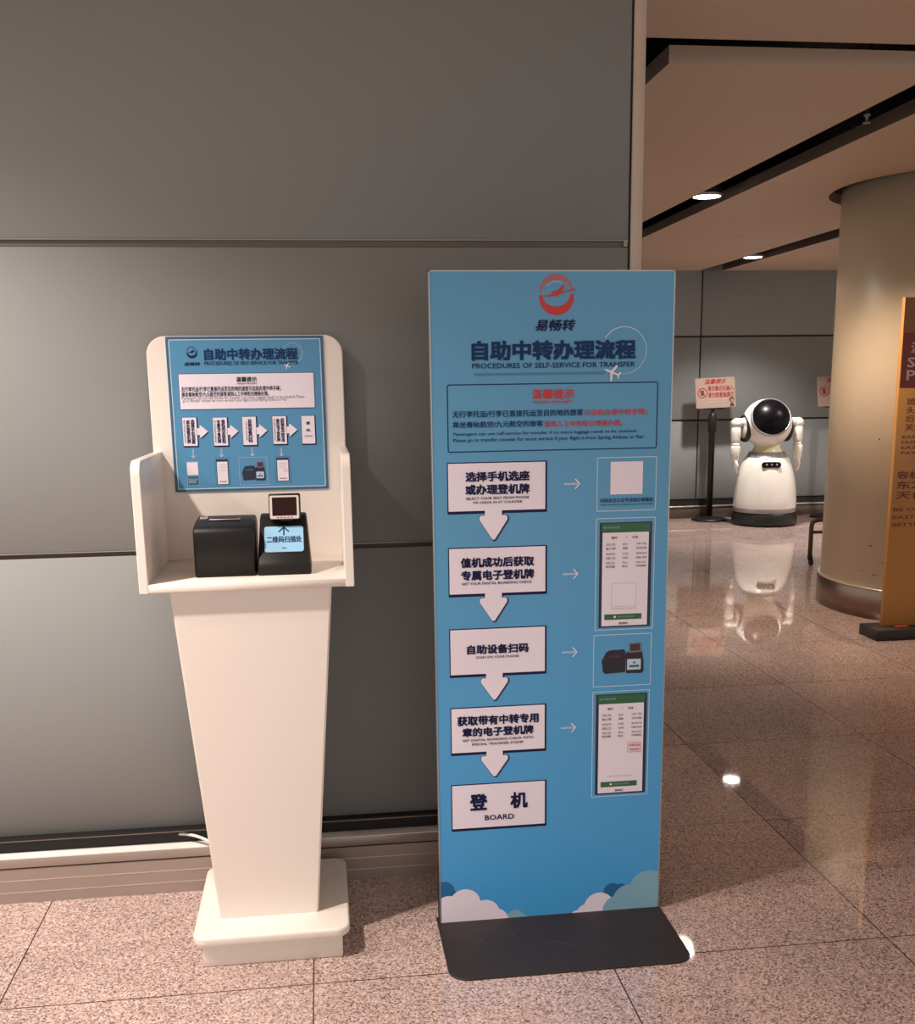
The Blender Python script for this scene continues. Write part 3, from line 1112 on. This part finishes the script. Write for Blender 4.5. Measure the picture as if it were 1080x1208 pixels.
for x, y, l, a in ((0.52, 2.36, 0.03, 12), (0.56, 2.345, 0.02, -20), (0.40, 2.29, 0.006, 60), (0.35, 2.40, 0.015, 10), (0.60, 2.342, 0.006, 0), (0.545, 2.352, 0.012, -35), (0.43, 2.41, 0.012, 80)):
    d = Vector((math.cos(math.radians(a)), math.sin(math.radians(a)), 0))
    n = Vector((-d.y, d.x, 0)) * 0.0007
    c = Vector((x, y, 0.0053))
    mb = MB()
    mb.face([c - d * l / 2 - n, c + d * l / 2 - n, c + d * l / 2 + n, c - d * l / 2 + n], scratch)
    mb.build('scratch', sign)


def S1p(x, y):          # first crop (title block)
    return on_plane(500 + x / 3.6, 310 + y / 3.6, SGY)


def sbox(f, x0, y0, x1, y1):
    a, b = f(x0, y0), f(x1, y1)
    return a[0], b[0], b[1], a[1]


def lvl(f, xl, yl0, yl1, xr, yr0, yr1):
    """box from its left edge (top, bottom) and its right edge (top, bottom)"""
    a, b, c, d = f(xl, yl0), f(xl, yl1), f(xr, yr0), f(xr, yr1)
    return (a[0] + b[0]) / 2, (c[0] + d[0]) / 2, (b[1] + d[1]) / 2, (a[1] + c[1]) / 2


p = Print(SGY)
p.text('自助中转办理流程', *lvl(S1p, 203, 332, 416, 902, 325, 410), DEEP, 3, 0.05)
p.text('PROCEDURES OF SELF-SERVICE FOR TRANSFER', *lvl(S1p, 206, 427, 448, 898, 420, 443), DEEP, 3, 0.014)
x0, x1, z0, z1 = lvl(S1p, 215, 464, 486, 770, 458, 478)
p.rect(x0, x1, (z0 + z1) / 2 - .003, (z0 + z1) / 2 + .003, mat('soft_blue_ink', (72, 128, 162), 0.45), 1)
p.build('title_lettering', board)
p = Print(SGY)
logo(p, S1p(564, 133), 0.0465, 2, RED, ORANGE_RED, RED)
p.text('易畅转', *lvl(S1p, 474, 240, 290, 645, 240, 290), NAVY, 2, 0.028, 0.2)
p.build('logo', board)
p = Print(SGY)
c = S1p(852, 372)
p.arc(c[0], c[1], 0.0535, 148, -100, 0.0024, 0.0012, LIGHTLINE, 2, n=48)
plane_icon(p, S1p(797, 464), 0.0205, 4, PWHITE)
p.build('ring_emblem', board)
p = Print(SGY)
x0, x1, z0, z1 = lvl(S1p, 100, 516, 806, 994, 505, 789)
p.frame(x0, x1, z0, z1, 0.0026, DEEP, 1, 0.006)
nf = p.build('notice_frame', board)
p = Print(SGY)
p.text('温馨提示', *lvl(S1p, 460, 537, 579, 640, 535, 577), RED, 3, 0.03)
p.text('WARM PROMPT', *lvl(S1p, 462, 586, 599, 634, 584, 597), RED, 3, 0.012)
ia, ib = L1.index('可'), L2.index('请')
p.text(L1[:ia], *lvl(S1p, 122, 628, 656, 678, 622, 651), DEEP, 3, 0.02)
p.text(L1[ia:], *lvl(S1p, 682, 622, 651, 950, 619, 648), RED, 3, 0.015)
p.text(L2[:ib], *lvl(S1p, 123, 674, 700, 507, 670, 697), DEEP, 3, 0.02)
p.text(L2[ib:], *lvl(S1p, 511, 670, 697, 845, 667, 694), RED, 3, 0.015)
p.text(E1, *lvl(S1p, 125, 718, 734, 905, 710, 728), DEEP, 3, 0.008)
p.text(E2, *lvl(S1p, 125, 743, 762, 945, 734, 753), DEEP, 3, 0.008)
p.build('notice_lettering', board)


def S2p(x, y):
    return on_plane(510 + x / 3.724, 530 + y / 3.724, SGY)


def S3p(x, y):
    return on_plane(510 + x / 3.724, 730 + y / 3.724, SGY)


def S4p(x, y):
    return on_plane(500 + x / 3.375, 900 + y / 3.375, SGY)


step_boxes = [
    (S2p, (68, 61, 276, 498, 52, 266), (270, 396), [('选择手机选座', (146, 98, 142, 428, 94, 138), .046), ('或办理登机牌', (146, 155, 200, 428, 150, 195), .046),
                                             ('SELECT YOUR SEAT FROM PHONE', (148, 211, 222, 426, 204, 216), .012), ('OR CHECK IN AT COUNTER', (178, 229, 239, 396, 224, 234), .012)]),
    (S2p, (73, 433, 640, 498, 425, 627), (270, 753), [('值机成功后获取', (125, 475, 519, 448, 470, 514), .046), ('专属电子登机牌', (127, 531, 575, 448, 526, 570), .046),
                                               ('GET YOUR DIGITAL BOARDING CHECK', (130, 584, 595, 438, 577, 588), .012)]),
    (S3p, (78, 46, 248, 496, 33, 234), (274, 354), [('自助设备扫码', (153, 113, 154, 424, 107, 148), .046), ('SCAN ON YOUR PHONE', (192, 163, 173, 380, 158, 168), .012)]),
    (S3p, (83, 392, 588, 495, 376, 576), (275, 690), [('获取带有中转专用', (110, 424, 467, 468, 416, 458), .046), ('章的电子登机牌', (132, 475, 516, 445, 468, 508), .046),
                                               ('GET DIGITAL BOARDING CHECK WITH', (134, 526, 536, 442, 517, 527), .012), ('SPECIAL TRANSFER STAMP', (174, 543, 553, 400, 537, 547), .012)]),
    (S4p, (112, 88, 264, 483, 70, 244), None, [('登', (183, 124, 190, 254, 120, 186), .04), ('机', (345, 116, 180, 414, 112, 176), .04), ('BOARD', (243, 206, 226, 360, 201, 222), .02)]),
]
for f, b, tip, words in step_boxes:
    x0, x1, z0, z1 = lvl(f, *b)
    p = Print(SGY)
    p.rect(x0 - .001, x1 + .004, z0 - .0055, z1 + .001, NAVY, 1, .002)
    p.rect(x0 + .0015, x1 - .0005, z0 + .0015, z1 - .0015, PWHITE, 3)
    box_o = p.build('step_box', board)
    p = Print(SGY)
    for body_, q, bold in words:
        p.text(body_, *lvl(f, *q), NAVY, 5, bold)
    p.build('lettering', board)
    if tip:
        tx, tz = f(*tip)
        arr = [(tx - .0205, z0 + .004), (tx - .0205, z0 - .010), (tx - .0295, z0 - .010), (tx - .0335, z0 - .0135), (tx - .0335, z0 - .0205), (tx - .003, tz), (tx + .003, tz),
               (tx + .0335, z0 - .0205), (tx + .0335, z0 - .0135), (tx + .0295, z0 - .010), (tx + .0205, z0 - .010), (tx + .0205, z0 + .004)]
        p = Print(SGY)
        cxm, czm = tx, (z0 + tz) / 2
        big = [(cxm + (u - cxm) * 1.05, czm + (v - czm) * 1.06) for u, v in arr]
        p.poly([(u + .0008, v - .0006) for u, v in big], NAVY, 2)
        p.poly([(u + .0028, v - .0022) for u, v in big], mat('blue_shade_ink', (44, 66, 110), .45), 1)
        p.poly(arr, PWHITE, 4)
        p.build('down_arrow', board)
# thin white arrows to the pictures
for f, (xa, ya), (xb, yb) in ((S2p, (580, 153), (648, 151)), (S2p, (575, 549), (640, 547)), (S3p, (571, 148), (636, 145)), (S3p, (567, 480), (630, 477))):
    a, b = f(xa, ya), f(xb, yb)
    p = Print(SGY)
    z = (a[1] + b[1]) / 2
    for dz in (-.0014, .0014):
        p.line([(a[0], z + dz), (b[0] - .004, z + dz)], .0012, PWHITE, 2)
    p.line([(b[0] - .010, z + .011), (b[0], z), (b[0] - .010, z - .011)], .0026, PWHITE, 2)
    p.build('thin_arrow', board)
# pictures
p = Print(SGY)
x0, x1, z0, z1 = lvl(S2p, 724, 35, 272, 986, 31, 269)
p.frame(x0, x1, z0, z1, .0020, LIGHTLINE, 1)
p.rect(*lvl(S2p, 784, 55, 198, 926, 52, 196), PWHITE, 2)
p.text('扫码关注公众号自助办理值机', *lvl(S2p, 738, 216, 234, 972, 210, 230), DEEP, 2, .02)
p.text('SCAN THE CODE TO CHECK IN ON YOUR PHONE', *lvl(S2p, 740, 241, 247, 968, 237, 243), DEEP, 2, .01)
p.build('picture', board)
p = Print(SGY)
x0, x1, z0, z1 = lvl(S2p, 717, 303, 795, 976, 297, 789)
p.frame(x0, x1, z0, z1, .0020, LIGHTLINE, 1)
phone_print(p, *lvl(S2p, 734, 322, 784, 962, 318, 776), 1, False, True)
p.build('picture', board)
p = Print(SGY)
x0, x1, z0, z1 = lvl(S3p, 708, 69, 299, 963, 64, 291)
p.frame(x0, x1, z0, z1, .0020, LIGHTLINE, 1)
device_print(p, *lvl(S3p, 745, 108, 246, 932, 104, 242), 1, DEVINK, DEVINK2)
p.build('picture', board)
p = Print(SGY)
x0, x1, z0, z1 = lvl(S3p, 702, 319, 782, 951, 312, 773)
p.frame(x0, x1, z0, z1, .0020, LIGHTLINE, 1)
phone_print(p, *lvl(S3p, 718, 332, 770, 940, 326, 764), 1, True, True)
p.build('picture', board)
# clouds at the foot
clip = (SG[0] + .0005, SG[1] - .0005, SG[2], 0.3)
def cloud(discs, m, k, name='cloud', foot=True):
    # outline: upper envelope of the puffs down to the foot of the board
    p = Print(SGY)
    ds = [(*S4p(x, y), r / 3.375 * 0.002245) for x, y, r in discs]
    xa = max(clip[0], min(c[0] - c[2] for c in ds))
    xb = min(clip[1], max(c[0] + c[2] for c in ds))
    up, lo = [], []
    for i in range(121):
        x = xa + (xb - xa) * i / 120
        hits = [(c[1], math.sqrt(max(0, c[2] ** 2 - (x - c[0]) ** 2))) for c in ds if abs(x - c[0]) <= c[2] + 1e-9]
        if not hits:
            continue
        up.append((x, max(clip[2] + .0005, max(c + h for c, h in hits))))
        lo.append((x, clip[2] if foot else max(clip[2], min(c - h for c, h in hits) - 0.0004)))
    p.poly(lo + up[::-1], m, k)
    p.build(name, board)


cloud([(82, 512, 40), (112, 530, 24)], DARKCLOUD, 1, foot=False)
cloud([(365, 618, 36), (395, 622, 22)], CLOUDB, 2)
cloud([(165, 560, 60), (100, 585, 58), (245, 598, 56), (285, 628, 52), (70, 600, 60), (180, 640, 60), (130, 640, 60)], PWHITE, 3)
cloud([(752, 512, 36), (785, 500, 22)], DARKCLOUD, 1, foot=False)
cloud([(698, 572, 60), (650, 600, 42), (612, 612, 28), (720, 600, 50)], PWHITE, 2)
cloud([(893, 498, 76), (815, 542, 62), (775, 585, 64), (880, 580, 80), (830, 590, 70)], CLOUDB, 3)

# ------------------------------------------------------------------ service robot
RX, RY = 4.225, 9.82
rob = thing('service_robot', 'white humanoid service robot with black visor standing before the far wall', 'robot', (RX, RY, 0))
O3 = (RX, RY, 0)
mb = MB()
mb.lathe([(0, 0.012), (0.30, 0.012), (0.305, 0.02), (0.305, 0.075), (0.29, 0.10), (0.285, 0.135), (0, 0.135)], SATIN, 56, O3)
mb.build('base', rob)
mb = MB()
mb.lathe([(0.286, 0.125), (0.292, 0.135), (0.292, 0.165), (0.286, 0.175)], mat('grey_band', (150, 150, 150), 0.35, 0.5), 56, O3, close=False)
mb.build('lower_band', rob)
mb = MB()
mb.lathe([(0, 0.15), (0.288, 0.15), (0.292, 0.17), (0.292, 0.24), (0.284, 0.34), (0.266, 0.45), (0.236, 0.56), (0.205, 0.63), (0.198, 0.638), (0, 0.64)], RWHITE, 64, O3)
mb.build('body', rob)
mb = MB()
mb.lathe([(0.198, 0.636), (0.190, 0.640), (0.165, 0.69), (0.150, 0.69)], SILVER, 56, O3, close=False)
mb.build('collar', rob)
mb = MB()
mb.lathe([(0.160, 0.675), (0.135, 0.70), (0.118, 0.735), (0.125, 0.78), (0.16, 0.82)], RGLOW, 48, O3, close=False)
mb.build('neck', rob)
# sensor slot on the front of the body
mb = MB()
mb.prism(rrect(-0.088, 0.088, -0.026, 0.026, 0.0255, 8), 'z', -0.012, 0.012, BLACKGLOSS, 0.003, Matrix.Translation((RX - 0.045, RY - 0.224, 0.578)) @ Matrix.Rotation(math.radians(-12), 4, 'Z') @ Matrix.Rotation(math.radians(72), 4, 'X'), seg=2)
for dx in (-0.045, 0.0, 0.045):
    mb.sphere((RX - 0.045 + dx, RY - 0.236 - dx * .2, 0.580), 0.011, SILVER, (1, .5, 1), u=12, v=8)
mb.build('sensor_slot', rob)
# head
HC = Vector((RX - 0.015, RY - 0.01, 0.955))
mb = MB()
mb.sphere(HC, 0.228, RWHITE, (1.02, 0.98, 1.0), u=56, v=40)
head = mb.build('head', rob)
D = Vector((-0.13, -0.90, 0.40)).normalized()
q = D.to_track_quat('Z', 'Y').to_matrix().to_4x4()
mb = MB()
RV = 0.2335
prof = [(RV * math.sin(math.radians(a)), RV * math.cos(math.radians(a))) for a in range(0, 50, 3)]
mb.lathe([(0, RV)] + prof[1:] + [(RV * math.sin(math.radians(49)) - .012, RV * math.cos(math.radians(49)) - .012)], BLACKGLOSS, 56, HC, q, close=False)
vis = mb.build('visor', head)
vis['label'] = 'black round visor'
mb = MB()
rr, rz = RV * math.sin(math.radians(50)), RV * math.cos(math.radians(50))
mb.lathe([(rr - .008, rz - .004), (rr - .004, rz + .008), (rr + .006, rz + .006), (rr + .010, rz - .006), (rr + .006, rz - .02)], SILVER, 56, HC, q, close=False)
mb.build('visor_rim', head)
for sx in (-1, 1):
    M_ = Matrix.Rotation(math.radians(90 * sx), 4, 'Y')
    mb = MB()
    mb.lathe([(0.105, 0.185), (0.128, 0.186), (0.131, 0.212), (0.122, 0.226), (0.102, 0.224)], SATIN, 40, (HC.x, HC.y + 0.03, HC.z - 0.045), M_, close=False)
    mb.build('ear_ring', head)
    mb = MB()
    mb.lathe([(0.0, 0.236), (0.05, 0.234), (0.09, 0.222), (0.103, 0.205), (0.103, 0.18), (0, 0.18)], RWHITE, 40, (HC.x, HC.y + 0.03, HC.z - 0.045), M_)
    mb.build('ear_cap', head)
# arms
for sx in (-1, 1):
    ax = RX - 0.005 + sx * 0.305
    zs_ = 0.958
    arm = MB()
    arm.sphere((ax, RY, zs_), 0.052, RARM, (1, 1, 1), u=24, v=16)
    arm.tube([(ax, RY, zs_ + .012), (RX + sx * 0.20, RY, zs_ + 0.005)], [0.038, 0.044], RARM, 20)
    arm = arm.build('arm', rob)
    mb = MB()
    mb.lathe([(0, 0.928), (0.036, 0.928), (0.045, 0.915), (0.047, 0.86), (0.044, 0.79), (0.038, 0.762), (0, 0.760)], RARM, 28, (ax + sx * .002, RY, 0))
    mb.build('upper_arm', arm)
    mb = MB()
    mb.sphere((ax + sx * .002, RY - .004, 0.748), 0.040, RARM, (1, 1, .6), u=24, v=12)
    mb.lathe([(0, 0.735), (0.040, 0.735), (0.046, 0.72), (0.044, 0.67), (0.036, 0.60), (0.031, 0.592), (0, 0.590)], RARM, 28, (ax + sx * .004, RY - .008, 0))
    mb.build('forearm', arm)
    mb = MB()
    hx, hy = ax + sx * .006, RY - .014
    mb.box((hx - .016, hy - .034, 0.525), (hx + .016, hy + .030, 0.594), RARM, 0.012, 3)
    for k, ln in enumerate((0.056, 0.064, 0.062, 0.050)):
        fy = hy - .026 + k * .0175
        mb.tube([(hx, fy, 0.53), (hx - sx * .004, fy - .002, 0.53 - ln * .5), (hx - sx * .018, fy - .003, 0.53 - ln)], [.0085, .008, .006], RARM, 10)
    mb.tube([(hx, hy - .026, 0.575), (hx - sx * .004, hy - .050, 0.55), (hx - sx * .010, hy - .054, 0.522)], [.010, .009, .0065], RARM, 10)
    mb.build('hand', arm)
    for q in (arm, *arm.children):
        for v in q.data.vertices:
            v.co.z = 0.955 + (v.co.z - 0.955) * 0.94

# ------------------------------------------------------------------ stanchions with notice boards
NOTICEW = mat('notice_cream', (150, 128, 116), 0.45)
NOTICER = mat('notice_red', (140, 36, 30), 0.45)


def stanchion(x, y, label):
    t = thing('stanchion_sign', label, 'stanchion', (x, y, 0), 'stanchion signs by the far wall')
    m_ = MB()
    m_.lathe([(0, 0), (0.168, 0), (0.172, 0.006), (0.172, 0.014), (0.14, 0.026), (0.05, 0.034), (0.034, 0.045), (0, 0.045)], SATIN, 48, (x, y, 0))
    m_.build('base', t)
    m_ = MB()
    m_.lathe([(0, 0.04), (0.030, 0.04), (0.030, 0.86), (0.041, 0.88), (0.041, 1.00), (0.034, 1.03), (0.026, 1.05), (0, 1.05)], SATIN, 28, (x, y, 0))
    m_.build('post', t)
    m_ = MB()
    m_.box((x - 0.014, y - 0.014, 1.04), (x + 0.014, y + 0.014, 1.10), SATIN)
    m_.box((x - 0.10, y - 0.030, 1.083), (x + 0.10, y + 0.012, 1.100), SATIN, 0.003, 1)
    m_.build('bracket', t)
    tilt = Matrix.Translation((x + 0.015, y - 0.012, 1.24)) @ Matrix.Rotation(math.radians(-2.0), 4, 'Y') @ Matrix.Rotation(math.radians(-8), 4, 'X')
    m_ = MB()
    m_.prism(rrect(-0.20, 0.20, -0.145, 0.145, 0.014, 5), 'y', -0.004, 0.004, NOTICEW, 0.001, tilt, seg=1)
    bd = m_.build('notice_board', t)
    pp = Print(-0.0042)
    pp.text('温馨提示', -0.105, 0.115, 0.085, 0.132, NOTICER, 2, 0.02, 0.3)
    pp.text('请勿靠近机器人', -0.078, 0.185, 0.018, 0.066, NOTICER, 2, 0.02)
    pp.text('请勿随意触摸它', -0.078, 0.185, -0.046, 0.004, NOTICER, 2, 0.02)
    pp.text('Please keep away from the robot', -0.078, 0.13, -0.068, -0.055, INKLIGHT, 2)
    pp.text('Please do not touch it', -0.078, 0.11, -0.092, -0.079, INKLIGHT, 2)
    for v in pp.mb.bm.verts:
        v.co = tilt @ v.co
    pp.build('lettering', bd)
    pp = Print(-0.0042)
    pp.arc(-0.130, 0.002, 0.044, 0, 360, .009, .009, NOTICER, 2, n=32)
    pp.line([(-0.158, 0.030), (-0.102, -0.026)], .008, NOTICER, 3)
    pp.poly([(-0.145, -0.022), (-0.150, 0.012), (-0.138, 0.030), (-0.118, 0.026), (-0.112, -0.004), (-0.122, -0.024)], DEVINK2, 2)
    for v in pp.mb.bm.verts:
        v.co = tilt @ v.co
    pp.build('prohibition_symbol', bd)
    pp = Print(-0.0042)
    pp.disc(0.160, -0.072, 0.024, DEVINK2, 2)
    pp.disc(0.163, -0.078, 0.013, NOTICEW, 3)
    pp.poly([(0.138, -0.138), (0.146, -0.102), (0.176, -0.102), (0.186, -0.138)], DEVINK2, 2)
    for v in pp.mb.bm.verts:
        v.co = tilt @ v.co
    pp.build('figure_symbol', bd)


stanchion(3.815, 10.19, 'black stanchion with red and cream notice standing beside the white robot')
stanchion(5.045, 10.17, 'black stanchion with red and cream notice half hidden behind the round column')

# ------------------------------------------------------------------ tube frame behind the column
BR = mat('brown_metal_tube', (92, 66, 52), 0.45, 0.4)
fr = thing('tube_trolley', 'low brown tube-framed trolley half hidden behind the round column', 'trolley', (3.85, 7.45, 0))
for yy in (7.45, 7.80):
    mb = MB()
    sk = (yy - 7.45) * 0.95
    mb.tube([(x + sk, yy, z) for x, z in ((3.577, 0.055), (3.577, 0.29), (3.583, 0.318), (3.600, 0.334), (3.63, 0.34), (4.10, 0.34), (4.125, 0.33), (4.135, 0.30), (4.135, 0.055))], 0.0165, BR, 14)
    mb.build('frame', fr)
for yy in (7.45, 7.80):
    sk = (yy - 7.45) * 0.95
    mb = MB()
    mb.tube([(3.577 + sk, yy, 0.25), (4.135 + sk, yy, 0.25)], 0.012, BR, 12)
    mb.build('crossbar', fr)
for xx in (3.66, 4.08):
    mb = MB()
    mb.tube([(xx, 7.45, 0.34), (xx + 0.3325, 7.80, 0.34)], 0.013, BR, 12)
    mb.build('crossbar', fr)
for x0 in (3.577, 4.135):
    for yy in (7.45, 7.80):
        xx = x0 + (yy - 7.45) * 0.95
        mb = MB()
        mb.tube([(xx, yy, 0.075), (xx + .004, yy, 0.05)], 0.02, BLACKP, 12)
        mb.lathe([(0, -0.011), (0.022, -0.011), (0.026, -0.005), (0.026, 0.005), (0.022, 0.011), (0, 0.011)], BLACKP, 20, (xx + .01, yy, 0.0262), Matrix.Rotation(math.radians(90), 4, 'Y'))
        mb.build('caster', fr)

# ------------------------------------------------------------------ orange notice stand at the right edge
OR = mat('orange_notice_print', (196, 140, 74), 0.42, 0.0, 0.05, 3)
BROWN = mat('brown_notice_header', (150, 92, 48), 0.42)
DKRED = mat('dark_red_notice_band', (132, 34, 26), 0.42)
REDTXT = mat('dark_red_text', (120, 44, 26), 0.45)
CREAMTXT = mat('cream_text', (226, 190, 176), 0.45)
NX, NY = 2.945, 5.24
ns = thing('notice_stand', 'tall orange notice stand with dark red band before the round column', 'sign', (3.3, 5.3, 0))
mb = MB()
mb.box((2.865, 5.15, 0.0), (3.40, 5.335, 0.058), BLACKM, 0.003, 1)
mb.build('base', ns)
mb = MB()
mb.box((NX, NY, 0.058), (NX + 0.42, NY + 0.03, 1.75), OR, 0.002, 1)
nb = mb.build('board', ns)
p = Print(NY - 0.0002)
p.rect(NX + .001, NX + .419, 1.576, 1.749, BROWN, 1)
p.rect(NX + .003, NX + .419, 1.302, 1.576, DKRED, 1)
p.build('header_band', nb)
p = Print(NY - 0.0002)
p.text('温馨提示', NX + .05, NX + .3, 1.475, 1.53, CREAMTXT, 2, .02)
p.text('SPECIAL', NX + .035, NX + .39, 1.405, 1.455, CREAMTXT, 2, .02)
p.text('PROMPT', NX + .035, NX + .42, 1.340, 1.392, CREAMTXT, 2, .02)
for k, s in enumerate(('琉璃', '头等', '后关', '关爱')):
    p.text(s + '旅客请注意', NX + .047, NX + .40, 1.216 - k * .043, 1.252 - k * .043, REDTXT, 2, .015)
for k, s in enumerate(('EAR NOTICE TO', 'FREE SERVICE DESK', 'EASY TRANSFER', 'PAY ATTENTION')):
    p.text(s, NX + .035, NX + .40, 1.047 - k * .027, 1.062 - k * .027, REDTXT, 2, .015)
for k, s in enumerate(('容机场服务', '东方旅客', '天台柜台')):
    p.text(s, NX + .022, NX + .36, 0.84 - k * .052, 0.88 - k * .052, REDTXT, 2, .02)
for k, s in enumerate(('BE OUR GUEST', 'EASTERN HALL', 'BETTER SERVICE')):
    p.text(s, NX + .015, NX + .40, 0.672 - k * .04, 0.69 - k * .04, REDTXT, 2, .015)
p.build('lettering', nb)
mb = MB()
mb.box((NX + 0.05, 5.185, 0.058), (NX + 0.12, 5.22, 0.066), mat('red_clip', (178, 62, 30), .5), 0.002, 1)
mb.build('clip', ns)
